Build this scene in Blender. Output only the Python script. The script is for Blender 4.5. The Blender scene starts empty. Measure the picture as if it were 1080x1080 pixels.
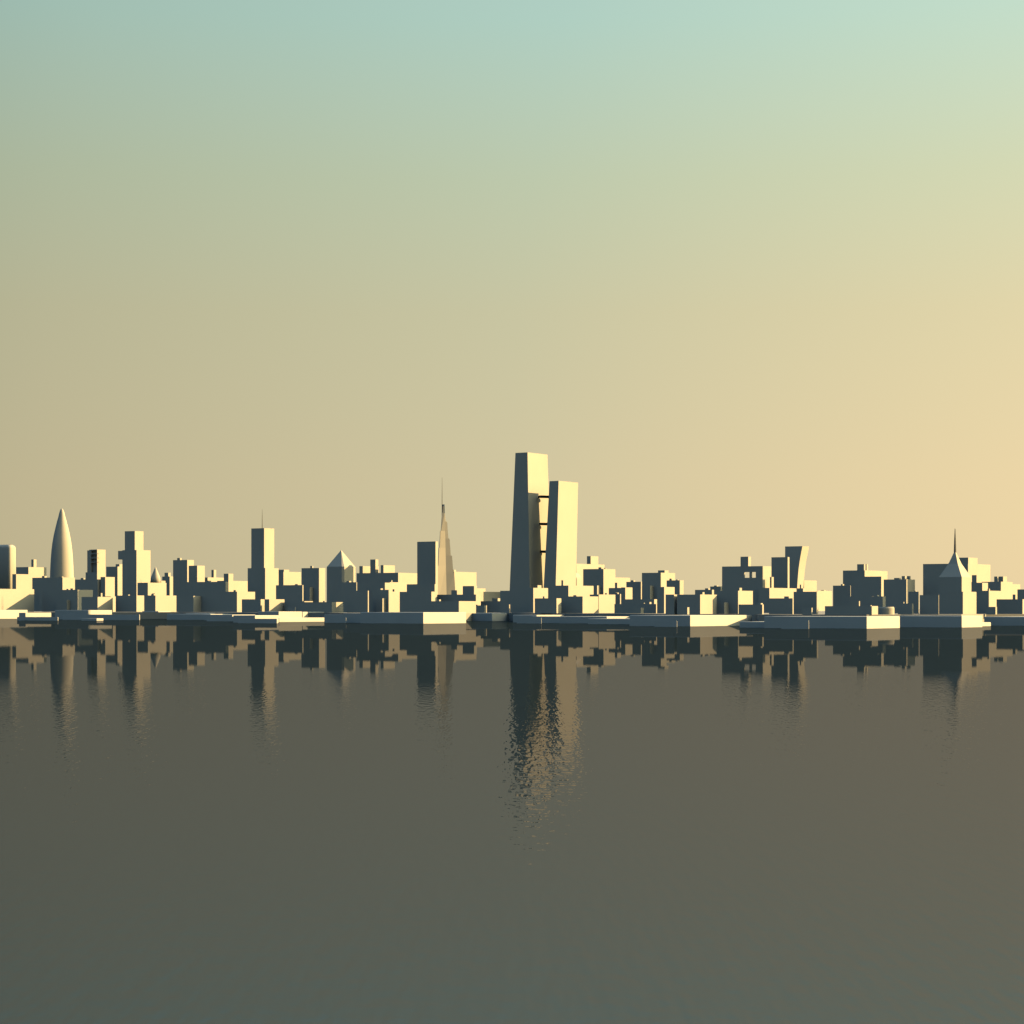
import bpy, bmesh, math, random
from mathutils import Vector
random.seed(7)
sc = bpy.context.scene
col = sc.collection
R = math.radians

# ------------------------------------------------------------------ layout
F = 2200.0      # focal length in units of a 1080 wide frame
HZ = 642.0      # height of the horizon in that frame
H = 16.0        # eye height above the water (m)
GZ = 10.6       # height of the city ground above the water
SUN_AZ, SUN_EL = 78.0, 19.0
PHI = 33.0

def W(px, d): return Vector(((px - 540.0) / F * d, d))
def Z(py, d): return H + (HZ - py) / F * d
# where the water meets the quays, as rows of the frame at some columns
SHORE = [(-600, 651.2), (-60, 652.4), (60, 652.7), (180, 652.9), (240, 653.8), (300, 654.9), (368, 655.8), (446, 657.0), (484, 656.4),
         (519, 654.9), (545, 655.4), (566, 656.2), (599, 656.8), (640, 657.2), (728, 659.8), (800, 660.7), (914, 661.9), (1014, 661.0),
         (1092, 659.5), (1700, 655.0)]
def lerp(tab, px):
    for (a, da), (b, db) in zip(tab, tab[1:]):
        if px <= b: return da + (db - da) * (px - a) / (b - a)
    return tab[-1][1]
def shore(px): return F * H / (lerp(SHORE, px) - HZ)
def K(k): return k if k < 1.2 else 1.2 + (k - 1.2) * 2.2

# ------------------------------------------------------------------ materials
def mat(name, c1, c2, scale, rough=0.9, metal=0.0, bump=0.0):
    m = bpy.data.materials.new(name); m.use_nodes = True
    nt = m.node_tree; b = nt.nodes['Principled BSDF']
    b.inputs['Roughness'].default_value = rough; b.inputs['Metallic'].default_value = metal
    b.inputs['Specular IOR Level'].default_value = 0.15
    tc = nt.nodes.new('ShaderNodeTexCoord'); n = nt.nodes.new('ShaderNodeTexNoise')
    n.inputs['Scale'].default_value = scale; n.inputs['Detail'].default_value = 4
    r = nt.nodes.new('ShaderNodeValToRGB')
    r.color_ramp.elements[0].position = 0.3; r.color_ramp.elements[1].position = 0.7
    r.color_ramp.elements[0].color = (*c1, 1); r.color_ramp.elements[1].color = (*c2, 1)
    nt.links.new(tc.outputs['Object'], n.inputs['Vector']); nt.links.new(n.outputs['Fac'], r.inputs['Fac'])
    nt.links.new(r.outputs['Color'], b.inputs['Base Color'])
    if bump:
        bp = nt.nodes.new('ShaderNodeBump'); bp.inputs['Strength'].default_value = bump
        nt.links.new(n.outputs['Fac'], bp.inputs['Height']); nt.links.new(bp.outputs['Normal'], b.inputs['Normal'])
    return m
M = dict(
    plaster=mat('pale_plaster', (0.52, 0.50, 0.46), (0.55, 0.53, 0.49), 0.02),
    stone=mat('pale_stone', (0.58, 0.59, 0.59), (0.63, 0.64, 0.64), 0.03),
    paving=mat('paving', (0.36, 0.36, 0.35), (0.42, 0.41, 0.40), 0.01),
    metal=mat('mast_metal', (0.16, 0.17, 0.18), (0.20, 0.21, 0.22), 0.5, 0.6),
    bridge=mat('bridge_metal', (0.035, 0.04, 0.045), (0.05, 0.05, 0.055), 0.5, 0.6),
)

def water_mat():
    m = bpy.data.materials.new('still_water'); m.use_nodes = True
    nt = m.node_tree; nt.nodes.clear(); N = nt.nodes.new; L = nt.links.new
    out = N('ShaderNodeOutputMaterial')
    g = N('ShaderNodeBsdfGlossy'); g.inputs['Color'].default_value = WATER_TINT; g.inputs['Roughness'].default_value = 0.0
    d = N('ShaderNodeBsdfDiffuse'); d.inputs['Color'].default_value = WATER_BODY
    a = N('ShaderNodeAddShader'); L(g.outputs[0], a.inputs[0]); L(d.outputs[0], a.inputs[1]); L(a.outputs[0], out.inputs['Surface'])
    tc = N('ShaderNodeTexCoord')
    mp = N('ShaderNodeMapping'); mp.inputs['Scale'].default_value = (0.85, 0.5, 1.0); mp.inputs['Rotation'].default_value = (0, 0, R(5))
    L(tc.outputs['Object'], mp.inputs['Vector'])
    n1 = N('ShaderNodeTexNoise'); n1.inputs['Scale'].default_value = 1.1; n1.inputs['Detail'].default_value = 2.0; n1.inputs['Roughness'].default_value = 0.45
    n2 = N('ShaderNodeTexNoise'); n2.inputs['Scale'].default_value = 1.0; n2.inputs['Detail'].default_value = 1.0
    L(mp.outputs[0], n1.inputs['Vector']); mp2 = N('ShaderNodeMapping'); mp2.inputs['Scale'].default_value = (1.4, 0.15, 1.0); mp2.inputs['Rotation'].default_value = (0, 0, R(-4)); L(tc.outputs['Object'], mp2.inputs['Vector'])
    L(mp2.outputs[0], n2.inputs['Vector'])
    mx = N('ShaderNodeMath'); mx.operation = 'MULTIPLY_ADD'; L(n2.outputs['Fac'], mx.inputs[0]); mx.inputs[1].default_value = 1.6; L(n1.outputs['Fac'], mx.inputs[2])
    # the water lies sheltered and glassy under the quays and gets breezier out in the basin
    sp = N('ShaderNodeSeparateXYZ'); L(tc.outputs['Object'], sp.inputs[0])
    mr = N('ShaderNodeMapRange'); mr.interpolation_type = 'LINEAR'
    mr.inputs['From Min'].default_value = 550; mr.inputs['From Max'].default_value = 90
    mr.inputs['To Min'].default_value = RIPPLE[0]; mr.inputs['To Max'].default_value = RIPPLE[1]
    L(sp.outputs['Y'], mr.inputs['Value'])
    hm = N('ShaderNodeMath'); hm.operation = 'MULTIPLY'; L(mx.outputs[0], hm.inputs[0]); L(mr.outputs[0], hm.inputs[1])
    bp = N('ShaderNodeBump'); bp.inputs['Strength'].default_value = 1.0; bp.inputs['Distance'].default_value = 1.0
    L(hm.outputs[0], bp.inputs['Height'])
    L(bp.outputs[0], g.inputs['Normal'])
    return m
WATER_TINT = (0.148, 0.153, 0.183, 1)
WATER_BODY = (0.012, 0.021, 0.028, 1)
RIPPLE = (0.001, 0.038)
M['water'] = water_mat()

# ------------------------------------------------------------------ object helpers
def tag(o, label=None, cat=None, group=None, kind=None):
    if label: o['label'] = label
    if cat: o['category'] = cat
    if group: o['group'] = group
    if kind: o['kind'] = kind
    return o
def link(name, verts, faces, m, origin, parent=None, smooth=False):
    """one mesh object whose origin lies at `origin` (world)"""
    org = Vector(origin)
    me = bpy.data.meshes.new(name)
    me.from_pydata([tuple(Vector(v) - org) for v in verts], [], faces); me.update()
    bm = bmesh.new(); bm.from_mesh(me); bmesh.ops.recalc_face_normals(bm, faces=bm.faces); bm.to_mesh(me); bm.free()
    me.materials.append(M[m])
    if smooth:
        for p in me.polygons: p.use_smooth = True
    o = bpy.data.objects.new(name, me); col.objects.link(o)
    if parent is not None:
        o.parent = parent; o.location = org - parent.location
    else: o.location = org
    return o
def empty(name, loc):
    o = bpy.data.objects.new(name, None); o.empty_display_size = 5; col.objects.link(o); o.location = loc
    return o
def foot(xl, xc, xr, d, phi=PHI, dep=None):
    """footprint seen as left face xl..xc and right face xc..xr, near corner at depth d"""
    p = R(phi); C = W(xc, d)
    u = Vector((-math.cos(p), math.sin(p))); v = Vector((math.sin(p), math.cos(p)))
    def run(dr, px):
        k = (px - 540.0) / F
        return (k * C.y - C.x) / (dr.x - k * dr.y)
    t = run(u, xl)
    s = run(v, xr) if xr is not None else (dep or max(14.0, 0.8 * t))
    return [C, C + u * t, C + u * t + v * s, C + v * s]        # near, left, back, right
def prism(fp, z0, z1, parapet=1.2):
    """walls, and a roof sunk behind a parapet"""
    n = len(fp); c = sum(fp, Vector((0, 0))) / n
    small = min((fp[i] - fp[(i + 1) % n]).length for i in range(n))
    w = min(0.8, small * 0.12); pr = min(parapet, (z1 - z0) * 0.2)
    ins = [p + (c - p).normalized() * w for p in fp]
    V = [(p.x, p.y, z0) for p in fp] + [(p.x, p.y, z1) for p in fp] + [(p.x, p.y, z1) for p in ins] + [(p.x, p.y, z1 - pr) for p in ins]
    Fc = [tuple(range(n))]
    for i in range(n):
        j = (i + 1) % n
        Fc += [(i, j, n + j, n + i), (n + i, n + j, 2 * n + j, 2 * n + i), (2 * n + i, 2 * n + j, 3 * n + j, 3 * n + i)]
    Fc.append(tuple(range(3 * n, 4 * n)))
    return V, Fc
def cen(fp, z):
    c = sum(fp, Vector((0, 0))) / len(fp); return Vector((c.x, c.y, z))
def span(fp, px):
    """depths at which the ray through column px enters and leaves a footprint"""
    k = (px - 540.0) / F; hits = []
    for a, b in zip(fp, fp[1:] + fp[:1]):
        e = b - a; den = e.x - k * e.y
        if abs(den) < 1e-9: continue
        t = (k * a.y - a.x) / den
        if -1e-6 <= t <= 1 + 1e-6: hits.append(a.y + e.y * t)
    return (min(hits), max(hits)) if len(hits) > 1 else (fp[0].y, fp[0].y + 5)
def mast(px, ytop, d, zb, r, parent, name='mast'):
    x, y = W(px, d); zt = Z(ytop, d); n = 8; V = []; Fc = []
    for z, q in ((zb, r), ((zb + zt) / 2, r * 0.7), (zt, r * 0.25)):
        V += [(x + q * math.cos(2 * math.pi * i / n), y + q * math.sin(2 * math.pi * i / n), z) for i in range(n)]
    for k in range(2):
        for i in range(n):
            j = (i + 1) % n; Fc.append((k * n + i, k * n + j, (k + 1) * n + j, (k + 1) * n + i))
    Fc.append(tuple(range(n))); Fc.append(tuple(range(2 * n, 3 * n)))
    return link(name, V, Fc, 'metal', (x, y, zb), parent)

def building(name, cat, label, xl, xc, xr, ytop, k, roofs=(), group=None, dep=None, mast_at=None, phi=PHI, annex=None):
    d = shore(xc) * K(k)
    fp = foot(xl, xc, xr, d, phi, dep); zt = Z(ytop, d)
    V, Fc = prism(fp, GZ - 0.3, zt)
    base = cen(fp, GZ - 0.3)
    if not roofs and not mast_at and not annex:
        o = link(name, V, Fc, 'plaster', base)
        return tag(o, label, cat, group), fp, zt
    t = empty(name, base); tag(t, label, cat, group)
    link('body', V, Fc, 'plaster', base, t)
    zp = zt - 1.2
    if annex:                                   # lower wing standing out from the left wall
        a0, a1, pr, hh = annex; C0, u, v = fp[0], fp[1] - fp[0], (fp[3] - fp[0]).normalized()
        af = [C0 + u * a0 - v * pr, C0 + u * a1 - v * pr, C0 + u * a1 - v * .02, C0 + u * a0 - v * .02]
        V2, F2 = prism(af, GZ - .3, GZ + (zt - GZ) * hh, .5); link('annex', V2, F2, 'plaster', cen(af, GZ - .3), t)
    for r in roofs:
        part, a, b, c, yt = r[:5]; fr = r[5] if len(r) > 5 else 0.35
        n0, n1 = span(fp, b); dd = n0 + (n1 - n0) * fr
        f2 = foot(a, b, c, dd, phi, 6.0 if c is None else None)
        V2, F2 = prism(f2, zp, Z(yt, dd), 0.5)
        link(part, V2, F2, 'plaster', cen(f2, zp), t)
    if mast_at:
        px, yt, zb_y, rad = mast_at
        n0, n1 = span(fp, px); dd = n0 + (n1 - n0) * 0.4
        mast(px, yt, dd, Z(zb_y, dd) if zb_y else zp, rad, t)
    return t, fp, zt

BLK = 'plain pale city blocks'
BLOCKS = [
 # name, label, xl, xc, xr, ytop, k, roofs
 ('low_building', 'low wide block at the left frame edge in front of the round-shouldered tower, sunlit side', -45, -6, 36, 621, 1.13, ()),
 ('low_building', 'pale block with a little chimney pair just left of the bullet tower', 17, 30, 49, 598, 1.38, (('roof_block', 33, 35.5, 38.5, 590, .4),)),
 ('low_building', 'small block tucked against the right side of the round-shouldered tower', 13, 17, 31, 605.5, 1.26, ()),
 ('low_building', 'shaded block right under the bullet tower with one sunlit square end', 34, 66, 79, 609, 1.24, ()),
 ('low_building', 'broad dark front block on the quay below the bullet tower', 44.5, 82, 98, 622, 1.16, ()),
 ('low_building', 'dark front block between the bullet tower block and the stepped skyscraper, level flat top', 86, 103, 119, 629.5, 1.08, (('roof_block', 105.5, 106.5, 108, 625.5, .3),)),
 ('low_building', 'shaded block standing at the foot of the notched tower', 79, 103, 108, 611, 1.3, ()),
 ('low_building', 'small sunlit cube on the right side of the notched tower', 106, 111, 121, 608.5, 1.3, ()),
 ('low_building', 'shaded block touching the left flank of the stepped skyscraper', 112, 124, 132, 597.5, 1.42, (('roof_block', 122, 126, 130, 595, .2),)),
 ('low_building', 'low front block below the stepped skyscraper with a thin sunlit ledge', 103, 117, 139, 629, 1.12, ()),
 ('low_building', 'dark front block at the right foot of the stepped skyscraper', 122, 144, 156, 628, 1.09, ()),
 ('low_building', 'sunlit block on the quay below the small cone turret', 152, 164, 186, 628, 1.05, ()),
 ('low_building', 'small block right of the cone turret with a tiny cube on its roof', 171, 179, 186, 608, 1.45, (('roof_block', 173.5, 177.5, 180, 604, .3),)),
 ('mid_rise_building', 'dark mid-rise of two heights between the stepped skyscraper and the long low block', 182.5, 197.5, 204.5, 590.5, 1.42, ()),
 ('mid_rise_building', 'shorter mid-rise with a bright narrow side, right behind the dark two-height mid-rise', 199, 208, 216, 596.5, 1.36, ()),
 ('low_building', 'long shaded block behind the quay left of the tower with the thin mast', 186, 238, 241, 613.5, 1.24, ()),
 ('low_building', 'thin bright block with a slender chimney pair left of the tower with the thin mast', 214, 219, 238, 609, 1.45, (('roof_block', 223, 225.5, 228, 601, .4),)),
 ('low_building', 'narrow upright block with a bright edge left of the tower with the thin mast', 236, 241, 246, 605, 1.33, ()),
 ('low_building', 'wide sunlit block touching the left foot of the tower with the thin mast', 229, 241, 263, 612.5, 1.4, ()),
 ('low_building', 'big plain dark front block left below the tower with the thin mast', 212, 250, 256, 624, 1.13, ()),
 ('low_building', 'sunlit block peeping out behind the big plain dark front block below the masted tower', 244, 250, 269, 624, 1.22, ()),
 ('low_building', 'shaded low block between the block below the cone turret and the big front block', 187, 204, 212, 628.5, 1.07, ()),
 ('low_building', 'shaded front block right below the tower with the thin mast', 255, 275, 284, 632, 1.075, ()),
 ('low_building', 'low block with a triangle of sunlight on its side, right of the masted tower foot', 279, 284, 300, 632, 1.08, ()),
 ('low_building', 'bright block with a raised corner right of the tower with the thin mast', 293.5, 299, 317.5, 603, 1.42, (('roof_block', 293.6, 299.5, 305, 600.8, .05),)),
 ('low_building', 'shaded block below the bright block with a raised corner', 291, 319, 320, 617, 1.2, (('roof_block', 311, 314, 318, 616, .3),)),
 ('mid_rise_building', 'plain dark upright block left of the pyramid-roofed tower', 318, 336.5, 343, 599, 1.27, ()),
 ('low_building', 'low dark front block on the bright twin quay left of the pyramid-roofed tower', 300, 321, 330, 634, 1.13, ()),
 ('low_building', 'low dark block at the very foot of the pyramid-roofed tower', 321, 350, 362, 635, 1.09, ()),
 ('low_building', 'dark front block right of the pyramid-roofed tower', 366, 388, 389, 623, 1.13, ()),
 ('low_building', 'dark front block second to the right of the pyramid-roofed tower', 393, 410, 414, 622, 1.17, ()),
 ('low_building', 'shaded block behind the two dark front blocks right of the pyramid-roofed tower', 372, 406, 413, 614.5, 1.22, ()),
 ('mid_rise_building', 'flat dark block with two bright roof blocks and a cube, right of the pyramid roof', 376, 420, 424, 604, 1.4, (('roof_block', 379, 382.5, 399.5, 597, .3), ('roof_cube', 390.5, 396, 399, 590, .75), ('roof_block', 401.5, 404.5, 416.5, 596, .3))),
 ('mid_rise_building', 'peach sunlit block left of the dark slab tower', 406, 418, 441, 604, 1.52, ()),
 ('low_building', 'small peach block in front of the peach sunlit block left of the slab tower', 400, 411, 429, 614, 1.32, ()),
 ('low_building', 'low block with one bright narrow strip of wall left below the slab tower', 406, 414, 422, 624, 1.19, (('roof_block', 414, 416, 418, 621.5, .3),)),
 ('low_building', 'shaded block at the foot of the dark slab tower', 429, 458.5, 461, 616, 1.22, ()),
 ('low_building', 'grey low block before the slab tower foot, half hidden by the front block', 421.5, 455, 459, 624, 1.13, ()),
 ('mid_rise_building', 'bright block right of the needle spire tower', 474, 479, 502.5, 603, 1.5, (('roof_block', 476.5, 478.5, 481, 601, .2),)),
 ('low_building', 'low bright strip of a block right of the needle spire tower, farthest right', 498, 502.5, 512, 620.5, 1.35, ()),
 ('low_building', 'dark flat block with a square roof cube in front of the needle spire tower', 461, 502, 507, 627, 1.14, (('roof_cube', 488, 500, 503, 618, .15), ('roof_block', 476, 482, 485, 622.5, .25))),
 ('low_building', 'front block on the bright quay with a lit right side below the needle spire tower', 442, 484, 502, 634, 1.05, ()),
 ('low_building', 'low block with slanting shadow on its side left of the leaning twin towers', 494, 503, 530, 624, 1.2, (('roof_block', 515.5, 518, 520, 625.5, .2),)),
 ('low_building', 'low dark block in the lowest gap of the skyline left of the leaning twin towers', 507, 530, 540, 634, 1.1, (('roof_block', 519, 525, 529, 631, .3),)),
 ('low_building', 'dark block at the left foot of the leaning twin towers', 527.5, 541, 548, 623, 1.09, ()),
 ('low_building', 'dark front block with a sunlit side right under the taller leaning tower', 540, 562.5, 580.5, 620, 1.10, (('roof_block', 566, 567, 571, 617.2, .2),)),
 ('low_building', 'low front block on the quay below the gap of the twin towers', 564, 587, 592, 631, 1.03, ()),
 ('low_building', 'dark front block right below the shorter leaning tower with a lit side', 592, 614.5, 631, 629, 1.06, ()),
 ('low_building', 'wide sunlit block behind the front blocks, right foot of the shorter leaning tower', 578, 599.5, 626, 617.5, 1.13, (('roof_block', 592, 594, 596, 612, .3),)),
 ('low_building', 'small sunlit square block right of the front block with a lit side', 622, 631.5, 649, 627, 1.10, (('roof_block', 638, 640, 642, 625.5, .3),)),
 ('mid_rise_building', 'bright block with a chimney cube behind, right of the leaning twin towers', 598, 608, 637.5, 594.5, 1.6, (('roof_cube', 619, 623, 631, 586.5, .5),)),
 ('mid_rise_building', 'square dark-faced block with a bright side, right of the leaning twin towers', 615, 636.5, 649, 600, 1.42, ()),
 ('low_building', 'sunlit low block right beside the square dark-faced block', 640, 648, 664.5, 609, 1.5, ()),
 ('low_building', 'shaded low block with a small lantern cube in the hollow right of the twin towers', 642, 660, 667, 620, 1.24, (('roof_cube', 648.5, 651, 655, 614.5, .35),)),
 ('low_building', 'dark flat-topped block left of the block with a raised dark corner', 660.5, 676, 682, 613.5, 1.38, ()),
 ('low_building', 'tiny peach cube below the dark flat-topped block, centre right', 655, 659.5, 667, 619.5, 1.2, ()),
 ('mid_rise_building', 'dark block with a raised corner, centre right of the skyline', 677, 697, 703, 604, 1.32, (('roof_block', 694, 701, 705, 601.5, .5),)),
 ('low_building', 'bright block joined to the right of the dark block with a raised corner', 690, 697.5, 712, 604, 1.45, ()),
 ('low_building', 'small dark block with slanted shade standing right of the bright joined block', 703, 717, 721, 612, 1.3, ()),
 ('low_building', 'little peach ledge block below the bright joined block', 693, 700.5, 711.5, 619, 1.15, ()),
 ('low_building', 'long very low dark block on the quay with one bright square end', 648, 692, 701, 637, 1.15, ()),
 ('low_building', 'shaded low block behind the long very low block', 655, 690, 700, 632, 1.19, (('roof_block', 685, 688, 689, 633, .2),)),
 ('low_building', 'shaded block just above the bright square end of the long low block', 702, 711, 716, 627, 1.05, ()),
 ('low_building', 'dark front block with a bright wedge of sunlight on the big bright right quay', 714, 738.5, 756, 627, 1.08, (('roof_block', 739, 741, 743, 624.5, .15),)),
 ('low_building', 'small shaded block in the skyline step left of the block with window holes', 733, 751, 753, 622, 1.24, ()),
 ('low_building', 'narrow dark block leaning on the left of the block with two window holes', 749, 760, 766, 618.5, 1.3, ()),
 ('low_building', 'dark front block with a wide sunlit side below the block with two window holes', 754, 778.5, 794, 623, 1.125, (('roof_block', 778.8, 780, 782.5, 620, .15),)),
 ('low_building', 'lowest front block on the quay below the block with two window holes', 779, 804, 805.5, 637.5, 1.06, ()),
 ('low_building', 'sunlit block across the feet of the flared tower pair', 800, 811.5, 842, 620, 1.3, (('roof_block', 812, 813.8, 816, 608.5, .2),)),
 ('low_building', 'dark front block below the flared tower', 811, 836, 837, 631, 1.1, (('roof_block', 827, 832, 836, 629, .3),)),
 ('low_building', 'dark front block with a stepped chimney right below the flared tower', 837, 861.5, 863, 624, 1.13, (('roof_block', 840, 847, 849.5, 620.5, .2), ('chimney', 843.5, 845, 846.5, 616.5, .4))),
 ('low_building', 'bright block behind, at the right foot of the flared tower', 842, 848, 861.5, 612, 1.5, ()),
 ('low_building', 'sunlit low block in the low gap right of the flared tower', 852, 862, 877.5, 623, 1.9, (('roof_block', 866, 869, 871, 622.4, .3),)),
 ('low_building', 'very low long front block on the quay, left of the small round drum', 870, 919.5, 926, 639.2, 1.08, ()),
 ('low_building', 'small dark block at the left foot of the block cluster right of the gap', 878.5, 897, 897.3, 617.5, 1.4, ()),
 ('mid_rise_building', 'dark block with a raised cube and two thin fins, right of the low gap', 889, 912, 936, 601.5, 1.5, (('roof_cube', 904, 911.3, 912.5, 595, .1), ('fin', 913, 914, 915.5, 595, .3))),
 ('low_building', 'dark shaded block in front of the block with a raised cube and fins', 901, 929.5, 931, 608, 1.32, ()),
 ('low_building', 'dark low block before the cluster, directly behind the very low long front block', 888, 931, 934, 629, 1.16, ()),
 ('low_building', 'dark stepped block with several small roof blocks, left of the spired tower', 932, 956, 965, 611, 1.26, (('roof_block', 943, 948, 950, 609.5, .3), ('roof_block', 951, 954.5, 956, 607.5, .15), ('roof_block', 956.5, 959.5, 960.5, 607.5, .5))),
 ('low_building', 'narrow dark block in the cleft left of the big dark square block', 958, 969, 969.3, 624, 1.2, ()),
 ('mid_rise_building', 'big dark square block behind the left of the spired tower', 973.5, 1004, 1010, 594.5, 1.25, ()),
 ('low_building', 'dark front block at the left foot of the spired tower', 970, 990, 990.3, 627.5, 1.085, ()),
 ('mid_rise_building', 'bright tall block with a cube on its roof behind the right of the spired tower', 1004, 1021, 1044.5, 594.5, 1.5, (('roof_cube', 1011, 1021.2, 1031, 588, .05),)),
 ('mid_rise_building', 'block with a twin roof cube and a wide peach side near the right frame edge', 1024, 1055.7, 1068, 613.5, 1.4, (('roof_cube', 1053, 1058, 1062, 608, .3), ('roof_cube', 1048.5, 1052, 1052.8, 608, .3))),
 ('low_building', 'dark block with a square brown roof block right of the spired tower', 1019, 1036, 1042, 614.5, 1.3, (('roof_block', 1025, 1030, 1035.5, 606.5, .3),)),
 ('low_building', 'dark front block with a sunlit right wall, right next to the spired tower base', 1029, 1043, 1056, 623, 1.14, ()),
 ('low_building', 'sunlit small block near the right frame edge behind the dark corner block', 1062, 1067, 1076, 616, 1.5, ()),
 ('low_building', 'dark corner block on the quay at the right frame edge', 1051, 1078.5, 1088, 632, 1.07, (('roof_block', 1068, 1071, 1072.5, 627, .3),)),
 ('low_building', 'shaded block cut by the right frame edge behind the dark corner block', 1073, 1096, 1104, 621.5, 1.3, ()),
 ('low_building', 'dark block hiding the right foot of the pyramid-roofed tower', 360.5, 376, 376.6, 614, 1.19, ()),
 ('low_building', 'small dark shed in front of the low dark block right of the masted tower', 303, 311, 312, 640.5, 1.06, ()),
 ('low_building', 'small low shed on the quay before the lowest skyline gap, left of the twin towers', 500, 511, 513.5, 638.5, 1.05, ()),
 ('low_building', 'small shed before the left foot of the leaning twin towers', 529, 537, 538, 637.5, 1.03, ()),
 ('low_building', 'dark stepped block between the small sunlit square block and the tiny peach cube', 643, 654, 656, 626.5, 1.21, ()),
 ('low_building', 'low dark shed at the right end of the long very low dark block', 668, 676, 679, 641, 1.1, ()),
 ('low_building', 'low dark shed before the dark front block left of the bright right quay', 716, 725, 727, 640.5, 1.045, ()),
 ('low_building', 'low dark shed before the dark front block right below the flared tower', 846, 856, 857, 641, 1.06, ()),
 ('low_building', 'small dark shed left of the round drum', 897, 906, 907, 634, 1.12, ()),
 ('low_building', 'small dark shed in front of the stepped block left of the spired tower', 947, 962, 963.5, 636.5, 1.1, ()),
 ('low_building', 'small dark shed beside the dark corner block near the right frame edge', 1040, 1050, 1051.5, 640, 1.07, ()),
]
for nm, lab, xl, xc, xr, yt, k, roofs in BLOCKS:
    wl, wr = xc - xl, xr - xc; ax = None
    if not roofs and wl > 9 and random.random() < .75:          # small stair heads and lift rooms
        rs = []
        for q in range(random.choice((1, 1, 2))):
            c0 = xl + wl * random.uniform(.25, .95) + wr * random.uniform(.1, .4); w0 = random.uniform(1.2, 3.6)
            rs.append(('roof_block', c0 - w0, c0, c0 + w0 * random.uniform(.4, .9), yt - random.uniform(.7, 2.2), random.uniform(.25, .6)))
        roofs = tuple(rs)
    if wl > 16 and k > 1.1 and random.random() < .6:
        a0 = random.uniform(.1, .5); ax = (a0, a0 + random.uniform(.2, .4), random.uniform(5, 12), random.uniform(.35, .75))
    building(nm, 'building', lab, xl, xc, xr, yt, k, roofs, BLK, annex=ax)

# unseen neighbours just outside the frame keep the skyline going
for i, (a, yt, lab) in enumerate(((-70, 612, 'dark block nearest beyond the left frame edge'), (-120, 600, 'taller block beyond the left frame edge'),
                                  (1125, 620, 'low block nearest beyond the right frame edge'), (1185, 604, 'taller block beyond the right frame edge'))):
    building('low_building', 'building', lab, a - 20, a, None, yt, 1.2, (('roof_block', a - 8, a - 3, None, yt - 5, .3),), BLK)

# ------------------------------------------------------------------ landmarks
def loft(rings):
    n = len(rings[0]); V = [v for r in rings for v in r]; Fc = [tuple(range(n))]
    for k in range(len(rings) - 1):
        for i in range(n):
            j = (i + 1) % n; Fc.append((k * n + i, k * n + j, (k + 1) * n + j, (k + 1) * n + i))
    Fc.append(tuple(range((len(rings) - 1) * n, len(rings) * n)))
    return V, Fc
def ring(fp, z): return [(p.x, p.y, z) for p in fp]

# round-shouldered tower
def round_tower():
    d = shore(10) * K(1.3); fp = foot(-22, 9.8, 17.8, d); zt = Z(574, d); z0 = GZ - .3
    c = sum(fp, Vector((0, 0))) / 4; V, Fc = [], []
    rad = 9.0; zs = [(z0, 0), (zt - rad, 0)] + [(zt - rad + rad * math.sin(R(a)), rad * (1 - math.cos(R(a)))) for a in (20, 40, 60, 80, 90)]
    a_ = (fp[3] - fp[0]).normalized(); b_ = (fp[1] - fp[0]).normalized()
    la = (fp[3] - fp[0]).length; lb = (fp[1] - fp[0]).length; rings = []
    for z, ins in zs:
        rr = 6.0; pts = []
        for (sa, sb, st) in ((-1, -1, 180), (1, -1, 270), (1, 1, 0), (-1, 1, 90)):
            for q in range(6):
                an = R(st + q * 18)
                x = sa * (la / 2 - ins - rr) + rr * math.cos(an); y = sb * (lb / 2 - ins - rr) + rr * math.sin(an)
                p = c + a_ * x + b_ * y; pts.append((p.x, p.y, z))
        rings.append(pts)
    V, Fc = loft(rings)
    o = link('rounded_tower', V, Fc, 'plaster', (c.x, c.y, z0), None, True)
    return tag(o, 'tall tower with rounded shoulders cut by the left frame edge', 'tower')
round_tower()

# bullet tower
def bullet():
    d = shore(65) * K(1.34); c = W(65.2, d); z0 = GZ - .3; n = 48
    prof = [(622, 12.6), (610, 12.3), (600, 12.0), (590, 11.5), (580, 10.7), (572, 9.7), (564, 8.3), (557, 6.7), (550, 5.0), (545, 3.6), (541, 2.7), (538, 1.7), (536.5, .75)]
    rings = [[(c.x + 12.6 / F * d * math.cos(2 * math.pi * i / n), c.y + 12.6 / F * d * math.sin(2 * math.pi * i / n), z0) for i in range(n)]]
    for y, r in prof:
        q = r / F * d; rings.append([(c.x + q * math.cos(2 * math.pi * i / n), c.y + q * math.sin(2 * math.pi * i / n), Z(y, d)) for i in range(n)])
    V, Fc = loft(rings)
    tag(link('bullet_tower', V, Fc, 'plaster', (c.x, c.y, z0), None, True), 'smooth bullet shaped round tower with a pointed top, left part of the skyline', 'tower')
bullet()

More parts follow.
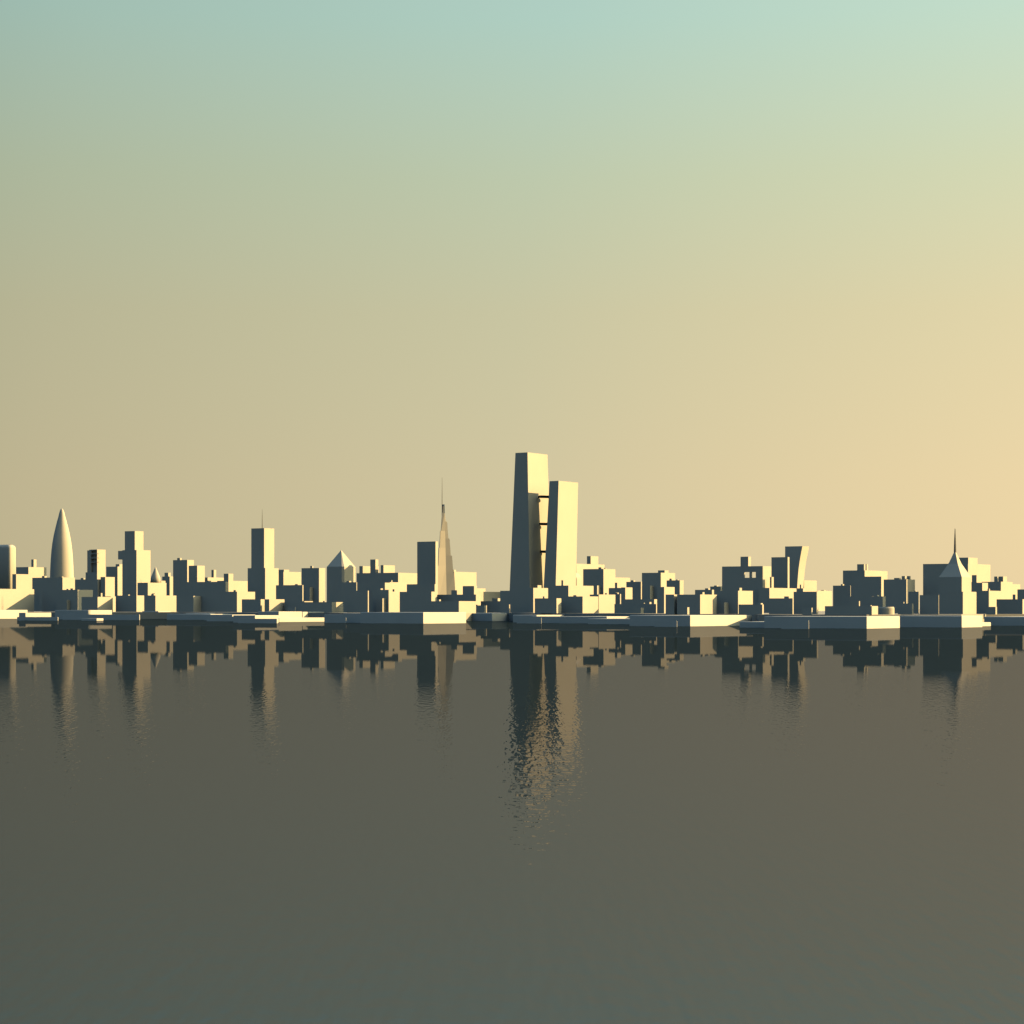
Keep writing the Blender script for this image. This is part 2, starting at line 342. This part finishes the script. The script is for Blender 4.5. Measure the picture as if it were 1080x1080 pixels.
# notched tower: slots cut into its left wall
def notched():
    d = shore(102) * K(1.4); fp = foot(92, 102.5, 111.3, d); z0 = GZ - .3; zt = Z(579.5, d)
    t = empty('notched_tower', cen(fp, z0)); tag(t, 'slender tower with dark open slots stepping down one face, left of the stepped skyscraper', 'tower')
    C, L, B, Rr = fp; u = (L - C); v = (Rr - C)
    core = [C + v * .22, C + u + v * .22, B, Rr]
    V, Fc = prism(core, z0, zt); link('core', V, Fc, 'plaster', cen(core, z0), t)
    # left-hand pier, roof slab, and floor slabs in front of the recessed core
    pr = [C + u * .62, C + u, C + u + v * .218, C + u * .62 + v * .218]
    V, Fc = loft([ring(pr, z0), ring(pr, zt - 2)]); link('pier', V, Fc, 'plaster', cen(pr, z0), t)
    pr = [C, C + u * .06, C + u * .06 + v * .218, C + v * .218]
    V, Fc = loft([ring(pr, z0), ring(pr, zt - 2)]); link('edge_fin', V, Fc, 'plaster', cen(pr, z0), t)
    for y in (579.5, 583.5, 588, 592.5, 604):
        sl = [C + u * .0 - v * .01, C + u * .63 - v * .01, C + u * .63 + v * .215, C + v * .215]
        z = Z(y, d); V, Fc = loft([ring(sl, z - 2.2 if y < 604 else z0), ring(sl, z + .01)]); link('floor_slab', V, Fc, 'plaster', cen(sl, z - 2.2), t)
    bl = [C - v * .03 - u * .02, C + u * 1.14 - v * .03, C + u * 1.14 + v * .7, C + v * .7 - u * .02]
    V, Fc = prism(bl, z0, Z(603.5, d)); link('plinth', V, Fc, 'plaster', cen(bl, z0), t)
notched()

# stepped skyscraper
building('stepped_skyscraper', 'skyscraper', 'tall stepped skyscraper with a narrower top block, left third of the skyline', 129, 144, 158.8, 580, 1.26,
         (('upper_block', 131.6, 142.2, 151.3, 560, .10), ('side_wing', 124.5, 129.5, 134, 590, .02)))
# cone turret block
def cone_block():
    t, fp, zt = building('turret_building', 'building', 'sunlit block carrying a small pointed cone turret', 145, 156, 175.5, 614.5, 1.14,
                         (('roof_block', 168, 170, 174.5, 612.5, .4),))
    d = (span(fp, 164)[0] * .5 + span(fp, 164)[1] * .5); c = W(164, d); n = 32
    rr = [(zt - 1.2, 5.6), (Z(609, d), 4.9), (Z(605, d), 3.2), (Z(601, d), 1.6), (Z(597.5, d), .2)]
    rings = [[(c.x + r / F * d * math.cos(2 * math.pi * i / n), c.y + r / F * d * math.sin(2 * math.pi * i / n), z) for i in range(n)] for z, r in rr]
    V, Fc = loft(rings); link('turret', V, Fc, 'plaster', (c.x, c.y, zt - 1.2), t, True)
cone_block()
# tower with thin mast
building('masted_tower', 'tower', 'tall square tower with a thin mast on a wider base, left of centre', 261.2, 279.7, 293.8, 599, 1.28,
         (('upper_shaft', 265, 278.6, 289.2, 557, .12),), mast_at=(276.6, 537, 557.5, .75))
# slab tower
building('slab_tower', 'tower', 'plain dark slab tower left beside the needle spire tower', 440, 459.4, 461.8, 571, 1.311)

# pyramid-roofed tower (chamfered)
def pyr_tower():
    d = shore(362) * K(1.26); fp = foot(343.5, 362, 376, d); z0 = GZ - .3
    def chamf(f, w):
        out = []
        for i in range(4):
            p, a, b = f[i], f[i - 1], f[(i + 1) % 4]
            out += [p + (a - p) * w, p + (b - p) * w]
        return out
    oc = chamf(fp, .08); ze = Z(597.5, d); zt = Z(579.8, d); c = sum(fp, Vector((0, 0))) / 4
    t = empty('pyramid_roof_tower', (c.x, c.y, z0)); tag(t, 'tower under a blunt pyramid roof with its right slope in bright sun', 'tower')
    V, Fc = loft([ring(oc, z0), ring(oc, ze)]); link('body', V, Fc, 'plaster', (c.x, c.y, z0), t)
    top = [c + (p - c) * .01 for p in oc]; mid = [c + (p - c) * .985 for p in oc]
    V, Fc = loft([ring(mid, ze + .02), ring(top, zt)]); link('roof', V, Fc, 'plaster', (c.x, c.y, ze), t)
pyr_tower()

# needle spire tower with three stepped wings
def needle():
    d = shore(468) * K(1.5); c = W(467.5, d); z0 = GZ - .3; s = d / F
    t = empty('needle_tower', (c.x, c.y, z0)); tag(t, 'very slender stepped tower tapering to a long needle spire, left of the leaning twin towers', 'tower')
    def wedge(ang, steps, w):
        a = R(ang); e = Vector((math.cos(a), math.sin(a))); nrm = Vector((-e.y, e.x)); V = []; Fc = []
        for (ya, yb, r0, r1) in steps:       # bottom y, top y, reach at bottom and at top
            b = len(V)
            for y, r in ((ya, r0), (yb, r1)):
                for q in ((-.3, -w), (r, -w * .12), (r, w * .12), (-.3, w)):
                    p = c + e * q[0] * s + nrm * q[1] * s * (.35 + .65 * (ya and (y - 532) / 90)); V.append((p.x, p.y, Z(y, d)))
            Fc += [(b, b + 1, b + 2, b + 3), (b + 4, b + 5, b + 6, b + 7)] + [(b + i, b + (i + 1) % 4, b + 4 + (i + 1) % 4, b + 4 + i) for i in range(4)]
        link('wing', V, Fc, 'plaster', (c.x, c.y, z0), t)
    wedge(6, ((640, 604, 13.6, 11.6), (604, 586, 10.6, 9.2), (586, 568, 8.0, 6.6), (568, 550, 5.4, 4.0), (550, 534, 2.6, .8)), 3.2)
    wedge(-128, ((640, 597, 10.8, 9.4), (597, 578, 8.6, 7.2), (578, 560, 6.2, 4.9), (560, 541, 3.7, 1.9), (541, 532, 1.2, .4)), 4.2)
    wedge(118, ((640, 592, 12, 10.5), (592, 572, 9, 7), (572, 552, 5.4, 3.4), (552, 536, 2.2, .6)), 4.0)
    mast(466.3, 503.5, d, Z(545, d), .9, t, 'needle')
needle()

# leaning twin towers joined by three footbridges
def twins():
    z0 = GZ - .3
    d1 = shore(556) * K(1.22)
    d2 = d1 - 22
    def tower(bot, top, dd, ytop, label):
        # bot/top: xl, xc, xr at y=615 and at the roof
        fb = foot(*bot, dd); ft = foot(*top, dd + 1.5)
        zb = Z(615, dd); zt = Z(ytop, dd)
        f0 = [b + (b - t_) * ((zb - z0) / (zt - zb)) for b, t_ in zip(fb, ft)]
        V, Fc = loft([ring(f0, z0), ring(ft, zt)]); o = link('leaning_tower', V, Fc, 'plaster', cen(f0, z0))
        return tag(o, label, 'skyscraper', 'leaning twin towers')
    tower((537.8, 558.6, 582.0), (543.6, 556.4, 577.4), d1, 477, 'taller leaning tower of the twin pair, leaning right, highest of the whole skyline')
    tower((573.6, 586.2, 607.5), (579.6, 589.2, 609.7), d2, 507, 'shorter leaning tower of the twin pair, broad side fully lit')
    for y, a, b, w in ((524, 568.5, 582, 'highest'), (552.8, 569.5, 581.5, 'middle'), (582, 570.5, 579.5, 'lowest')):
        da = d1 + 21; A = W(a, da); B = W(b, da + 10); dr = (B - A).normalized(); nr = Vector((-dr.y, dr.x)) * 3
        z = Z(y, da); f = [A - nr, A + nr, B + nr, B - nr]
        V, Fc = loft([ring(f, z - 1.6), ring(f, z + 1.6)])
        V2, F2 = loft([ring([c + (p - c) * .9 for p in f for c in [(A + B) / 2]], z + 1.6), ring([c + (p - c) * .88 for p in f for c in [(A + B) / 2]], z + 2.2)])
        n = len(V); V += V2; Fc += [tuple(i + n for i in q) for q in F2]
        tag(link('footbridge', V, Fc, 'bridge', cen(f, z - 1.6)), w + ' of three thin dark footbridges between the leaning twin towers', 'footbridge', 'footbridges between the twin towers')
twins()

# dark half-round hall
def hall():
    d = shore(602) * K(1.3); c = W(602.5, d); z0 = GZ - .3; n = 16; hw = 6.6 / F * d; zt = Z(604, d); zs = Z(611, d)
    u = Vector((-math.cos(R(PHI)), math.sin(R(PHI)))); v = Vector((math.sin(R(PHI)), math.cos(R(PHI))))
    prof = [(-hw, z0)] + [(-hw * math.cos(math.pi * i / n), zs + (zt - zs) * math.sin(math.pi * i / n)) for i in range(n + 1)] + [(hw, z0)]
    rings = [[(c.x + (-u.x) * x + v.x * q, c.y + (-u.y) * x + v.y * q, z) for x, z in prof] for q in (0, 14)]
    V, Fc = loft(rings); tag(link('vaulted_hall', V, Fc, 'plaster', (c.x, c.y, z0)), 'dark block with a rounded vault roof at the right foot of the shorter leaning tower', 'building')
hall()

# block with two window holes
def holed():
    d = shore(804) * K(1.3); fp = foot(761.5, 804.5, 813.5, d); z0 = GZ - .3; zt = Z(597, d); zl = Z(611, d)
    C, L, B, Rr = fp; u = L - C; v = Rr - C
    t = empty('window_hole_building', cen(fp, z0)); tag(t, 'broad dark block with two square window holes through its top storey and a roof cube', 'building')
    body = fp; V, Fc = prism(body, z0, zl, .6); link('body', V, Fc, 'plaster', cen(body, z0), t)
    def uu(px):   # fraction along the left wall for a pixel column
        k = (px - 540) / F; return (k * C.y - C.x) / (u.x - k * u.y)
    xs = [(761.5, 785), (790.3, 792.6), (797, 804.5)]
    V, Fc = [], []
    def addbox(a, b, za, zb, v0, v1):
        f = [C + u * a + v * v0, C + u * b + v * v0, C + u * b + v * v1, C + u * a + v * v1]; n = len(V)
        Vn, Fn = loft([ring(f, za), ring(f, zb)]); V.extend(Vn); Fc.extend([tuple(i + n for i in q) for q in Fn])
    zh0, zh1 = Z(609.2, d), Z(603.2, d)
    addbox(0, 1, zl + .0, zh0, .003, .08)
    for a, b in xs: addbox(uu(a), uu(b), zh0, zh1, .003, .08)
    addbox(0, 1, zh1, zt, .003, .08)
    link('top_storey_wall', V, Fc, 'plaster', (C.x, C.y, zl), t)
    V, Fc = [], []
    addbox(0, .08, zl, zt - .05, .085, .997)
    link('side_wall', V, Fc, 'plaster', (C.x, C.y, zl), t)
    V, Fc = [], []
    addbox(uu(781), uu(789.2), zt + .01, Z(586.8, d), .0, .3)
    link('roof_cube', V, Fc, 'plaster', (C.x, C.y, zl), t)
holed()

# flared tower and its square companion
def flared():
    d = shore(845) * K(1.36); z0 = GZ - .3
    ys = (576, 584, 592, 600, 610, 620, 632)
    xc = (846.3, 844.8, 843.4, 842.3, 841.4, 840.8, 840.2); xr = (853.3, 851.8, 850.2, 849.0, 848.0, 847.3, 846.8)
    rings = [ring(foot(828, 840.2, 846.8, d), z0)]
    for y, b, c in reversed(list(zip(ys, xc, xr))): rings.append(ring(foot(828, b, c, d), Z(y, d)))
    V, Fc = loft(rings); tag(link('flared_tower', V, Fc, 'plaster', (W(838, d).x, d, z0)), 'tower that flares wider to the right towards its flat top', 'tower')
flared()
building('square_tower', 'tower', 'plain square tower with a thin bright edge left beside the flared tower', 813.6, 830.8, 832.6, 587.5, 1.33)

# round drum
def drum():
    d = shore(933) * K(1.1); c = W(933, d + 12); n = 40; z0 = GZ - .3; r = 10.2 / F * d
    rings = [[(c.x + r * q * math.cos(2 * math.pi * i / n), c.y + r * q * math.sin(2 * math.pi * i / n), z) for i in range(n)] for z, q in ((z0, 1), (Z(641.5, d), 1.0), (Z(640, d), .93))]
    V, Fc = loft(rings); tag(link('round_drum_building', V, Fc, 'plaster', (c.x, c.y, z0), None, False), 'small low round drum on the quay left of the spired tower', 'building')
drum()

# spired tower
def spired():
    d = shore(1014) * K(1.12); z0 = GZ - .3
    base = foot(989, 1015.6, 1029.8, d - 3); fp = foot(990, 1014.4, 1024.5, d)
    t = empty('spired_tower', cen(fp, z0)); tag(t, 'square tower under a steep pyramid roof with a sharp spire, right part of the skyline', 'tower')
    V, Fc = prism(base, z0, Z(624, d - 3)); link('base_block', V, Fc, 'plaster', cen(base, z0), t)
    ze = Z(608.5, d); c = sum(fp, Vector((0, 0))) / 4
    V, Fc = loft([ring(fp, Z(624, d) - 1), ring(fp, ze)]); link('body', V, Fc, 'plaster', (c.x, c.y, Z(624, d)), t)
    zt = Z(581, d); q = [c + (p - c) * .04 for p in fp]; f2 = [c + (p - c) * .985 for p in fp]; mm = [c + (p - c) * .40 for p in fp]
    V, Fc = loft([ring(f2, ze + .02), ring(mm, ze + (zt - ze) * .52), ring(q, zt)]); link('roof', V, Fc, 'plaster', (c.x, c.y, ze), t)
    x = 540 + c.x / c.y * F
    mast(x, 557.5, c.y, zt - 1, 1.3, t, 'spire')
spired()

# ------------------------------------------------------------------ quays
QUAYS = [
 # label, xl, xc, xr, ytop, ybottom, depth behind
 ('bright lit quay at the left frame edge', -60, -1, 29, 643.3, 652.6),
 ('low dark quay slab lying before the bright left quay', 18, 61, 61.5, 650.8, 654.6),
 ('pale quay strip just right of the bright left quay', 20, 27, 54, 646.2, 653.6),
 ('bright quay end in front of the notched tower', 58, 93, 118, 643.5, 653.4),
 ('dark quay slab below the stepped skyscraper', 66, 147, 147.6, 648.2, 654.0),
 ('small bright quay end below the cone turret', 150, 167, 180, 644.6, 652.8),
 ('dark quay with a pale top edge left of the tower with the thin mast', 176, 222, 262, 647.6, 653.8),
 ('dark quay with a pale top edge under the tower with the thin mast', 215, 245, 270, 648.3, 654.3),
 ('bright low quay block with a dark foot below the masted tower', 246, 269, 294, 649.0, 656.8),
 ('bright twin quay block, the left one with a step before it', 272, 294, 318.5, 645.0, 655.2),
 ('bright twin quay block, the right one', 300, 319.2, 342, 645.3, 654.6),
 ('long bright step in front of the bright twin quay blocks', 270, 294.5, 342.5, 651.6, 656.0),
 ('blue shaded stepped quay below the pyramid-roofed tower', 342, 368, 372, 648.0, 656.3),
 ('blue shaded quay between the pyramid-roofed tower and the big bright quay', 362, 394, 398, 646.8, 657.0),
 ('big bright quay with a slanting shadow end below the needle spire tower', 380, 446.5, 491.5, 645.8, 657.7),
 ('bright small quay left below the leaning twin towers', 490, 519, 541, 646.6, 655.0),
 ('dark quay directly below the leaning twin towers', 541, 566, 602, 648.6, 656.6),
 ('narrow pale quay strip right below the leaning twin towers', 560, 599, 614, 650.2, 657.2),
 ('long pale-topped quay right of the leaning twin towers', 590, 640, 682, 650.3, 657.6),
 ('low shaded quay slab with a pale edge centre right', 620, 668, 700, 652.6, 658.4),
 ('big bright quay right of centre, dark on its left', 664, 728, 793, 649.0, 660.6),
 ('low slab quay with a pale top right of the big bright quay', 780, 823, 856, 655.8, 662.2),
 ('long quay right of centre, dark left wall and short bright end', 806, 914.2, 949, 650.2, 663.0),
 ('quay under the spired tower, dark left wall and bright end', 938, 1014.4, 1036, 649.6, 661.8),
 ('low ledge right beside the quay under the spired tower', 1008, 1030, 1045, 656.5, 660.6),
 ('dark slab lying in front of the bright low quay block below the masted tower', 251, 292, 293, 652.6, 657.4),
 ('long thin dark slab in the water left of the bright low quay block', 218, 267, 268, 650.4, 655.4),
 ('bright-ended quay between the cone turret quay and the masted tower', 196, 221, 247, 646.6, 653.4),
 ('small pale step in front of the quay below the notched tower', 86, 102, 109, 652.2, 654.6),
 ('thin step before the quay directly below the leaning twin towers', 545, 571, 571.2, 651.6, 657.6),
 ('thin slab before the big bright quay right of centre', 690, 714, 714.2, 654.6, 661.2),
 ('thin pale slab before the long quay right of centre', 824, 853, 853.2, 654.4, 663.4),
 ('thin step at the foot of the stepped quay below the pyramid-roofed tower', 343, 365, 365.2, 651.4, 657.0),
 ('dark quay at the right frame edge', 1038, 1092, 1140, 650.5, 660.0),
]
for lab, xl, xc, xr, yt, yb in QUAYS:
    d = F * H / (yb - HZ); fp = foot(xl, xc, xr, d); z1 = Z(yt, d)
    n = 4; c = cen(fp, -2.0)
    w = .5; cc = sum(fp, Vector((0, 0))) / 4
    ins = [p + (cc - p).normalized() * w for p in fp]
    V, Fc = loft([ring(fp, -2.0), ring(fp, z1 - .4), ring(ins, z1)])
    tag(link('quay', V, Fc, 'stone', c), lab, 'quay', 'stone quays along the waterfront')

# ------------------------------------------------------------------ ground, water
pts = []
for px, y in ((-600, 651), (-60, 652.2), (30, 652.4), (100, 652.8), (190, 652.8), (230, 653.4), (300, 654.5), (345, 654.6), (375, 655.6), (440, 656),
              (492, 655), (520, 654.6), (545, 655), (570, 656), (660, 657), (720, 658.6), (790, 658.6), (800, 660), (914, 660.4), (950, 660.2),
              (1014, 660.2), (1040, 659), (1100, 658.8), (1700, 654)):
    dd = F * H / (y - HZ); p = W(px, dd); pts.append((p.x, p.y))
n = len(pts)
V = [(x, y, -2) for x, y in pts] + [(x, y, GZ) for x, y in pts]
far = [(4200, 14000), (-4200, 14000)]
V += [(x, y, -2) for x, y in far] + [(x, y, GZ) for x, y in far]
top = [n + i for i in range(n)] + [2 * n + 2, 2 * n + 3]; bot = list(range(n)) + [2 * n, 2 * n + 1]
Fc = [tuple(top), tuple(reversed(bot))] + [(bot[i], bot[(i + 1) % len(bot)], top[(i + 1) % len(top)], top[i]) for i in range(len(bot))]
tag(link('ground', V, Fc, 'paving', (0, 3000, GZ)), kind='structure')
S = 60000
tag(link('water', [(-S, -2000, 0), (S, -2000, 0), (S, S, 0), (-S, S, 0)], [(0, 1, 2, 3)], 'water', (0, 0, 0)), kind='structure')

# ------------------------------------------------------------------ sky, sun
def world():
    w = bpy.data.worlds.new('World'); sc.world = w; w.use_nodes = True
    nt = w.node_tree; N = nt.nodes.new; L = nt.links.new
    bg = nt.nodes['Background']
    tc = N('ShaderNodeTexCoord')
    nm = N('ShaderNodeVectorMath'); nm.operation = 'NORMALIZE'; L(tc.outputs['Generated'], nm.inputs[0])
    sp = N('ShaderNodeSeparateXYZ'); L(nm.outputs[0], sp.inputs[0])
    el = N('ShaderNodeMath'); el.operation = 'ARCSINE'; L(sp.outputs['Z'], el.inputs[0])
    en = N('ShaderNodeMath'); en.operation = 'DIVIDE'; en.inputs[1].default_value = R(90); L(el.outputs[0], en.inputs[0])
    ramp = N('ShaderNodeValToRGB'); cr = ramp.color_ramp
    for e, (p, c) in zip(range(99), SKY_EL):
        x = cr.elements[e] if e < 2 else cr.elements.new(p)
        x.position = p; x.color = (*c, 1)
    L(en.outputs[0], ramp.inputs['Fac'])
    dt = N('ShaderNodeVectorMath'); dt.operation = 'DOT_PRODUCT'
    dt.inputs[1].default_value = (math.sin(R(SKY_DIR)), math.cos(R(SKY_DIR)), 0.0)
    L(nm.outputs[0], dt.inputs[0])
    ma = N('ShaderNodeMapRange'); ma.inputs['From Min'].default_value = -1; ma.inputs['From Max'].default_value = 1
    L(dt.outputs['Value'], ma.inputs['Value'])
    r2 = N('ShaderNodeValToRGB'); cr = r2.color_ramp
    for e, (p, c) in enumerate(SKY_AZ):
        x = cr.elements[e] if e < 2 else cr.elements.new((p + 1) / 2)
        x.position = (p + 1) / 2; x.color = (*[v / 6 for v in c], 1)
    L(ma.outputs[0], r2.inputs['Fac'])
    mul = N('ShaderNodeVectorMath'); mul.operation = 'MULTIPLY'; L(ramp.outputs[0], mul.inputs[0]); L(r2.outputs[0], mul.inputs[1])
    ns = N('ShaderNodeTexSky'); ns.sky_type = 'NISHITA'; ns.sun_disc = False; ns.sun_elevation = R(SUN_EL); ns.sun_rotation = R(SUN_AZ)
    k1 = N('ShaderNodeVectorMath'); k1.operation = 'SCALE'; k1.inputs['Scale'].default_value = 6 * SKY_GAIN / 0.1; L(mul.outputs[0], k1.inputs[0])
    k2 = N('ShaderNodeVectorMath'); k2.operation = 'SCALE'; k2.inputs['Scale'].default_value = NISH; L(ns.outputs[0], k2.inputs[0])
    ad = N('ShaderNodeVectorMath'); ad.operation = 'ADD'; L(k1.outputs[0], ad.inputs[0]); L(k2.outputs[0], ad.inputs[1])
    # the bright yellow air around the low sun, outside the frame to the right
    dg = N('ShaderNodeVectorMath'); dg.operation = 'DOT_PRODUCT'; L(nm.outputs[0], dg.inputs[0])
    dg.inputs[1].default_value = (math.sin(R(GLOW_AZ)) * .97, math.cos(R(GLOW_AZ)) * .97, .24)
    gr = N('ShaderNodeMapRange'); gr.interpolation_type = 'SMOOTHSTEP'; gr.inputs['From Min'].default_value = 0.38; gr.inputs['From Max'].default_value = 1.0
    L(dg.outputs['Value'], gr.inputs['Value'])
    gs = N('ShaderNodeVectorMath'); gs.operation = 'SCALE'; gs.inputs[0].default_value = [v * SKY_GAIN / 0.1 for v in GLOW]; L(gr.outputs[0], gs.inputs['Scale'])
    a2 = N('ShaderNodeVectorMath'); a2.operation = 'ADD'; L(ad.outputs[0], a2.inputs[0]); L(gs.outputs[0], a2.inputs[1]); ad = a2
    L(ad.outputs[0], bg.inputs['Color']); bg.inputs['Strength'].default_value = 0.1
EXPO = 1.2
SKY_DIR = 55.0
SKY_GAIN = 1 / 2 ** EXPO
NISH = 0.03
SKY_EL = [(0.0, (.61, .522, .318)), (0.04, (.605, .525, .32)), (0.09, (.56, .532, .332)), (0.13, (.495, .56, .385)), (0.175, (.42, .60, .51)),
          (0.40, (.36, .54, .65)), (1.0, (.58, .92, 1.25))]
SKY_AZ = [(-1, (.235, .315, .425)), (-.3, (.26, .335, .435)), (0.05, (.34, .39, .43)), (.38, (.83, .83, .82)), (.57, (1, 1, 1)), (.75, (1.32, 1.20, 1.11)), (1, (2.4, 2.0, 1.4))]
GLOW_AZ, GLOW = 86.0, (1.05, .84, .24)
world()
sun = bpy.data.lights.new('sun', 'SUN'); sun.energy = 4.3; sun.angle = R(0.5); sun.color = (1.0, .65, .26)
so = bpy.data.objects.new('sun', sun); col.objects.link(so); so.location = (3000, 0, 2000)
sd = Vector((math.sin(R(SUN_AZ)) * math.cos(R(SUN_EL)), math.cos(R(SUN_AZ)) * math.cos(R(SUN_EL)), math.sin(R(SUN_EL))))
so.rotation_euler = sd.to_track_quat('Z', 'Y').to_euler()

# ------------------------------------------------------------------ camera
cam = bpy.data.cameras.new('camera'); co = bpy.data.objects.new('camera', cam); col.objects.link(co)
cam.sensor_width = 36; cam.lens = F / 1080 * 36; cam.shift_y = (HZ - 540) / 1080
co.location = (0, 0, H); co.rotation_euler = (R(90), 0, 0); cam.clip_start = 1; cam.clip_end = 150000
sc.camera = co
sc.render.engine = 'CYCLES'
sc.cycles.max_bounces = 6; sc.cycles.diffuse_bounces = 0
sc.view_settings.view_transform = 'Standard'; sc.view_settings.look = 'None'
sc.view_settings.exposure = EXPO; sc.view_settings.gamma = 1; sc.view_settings.use_curve_mapping = False
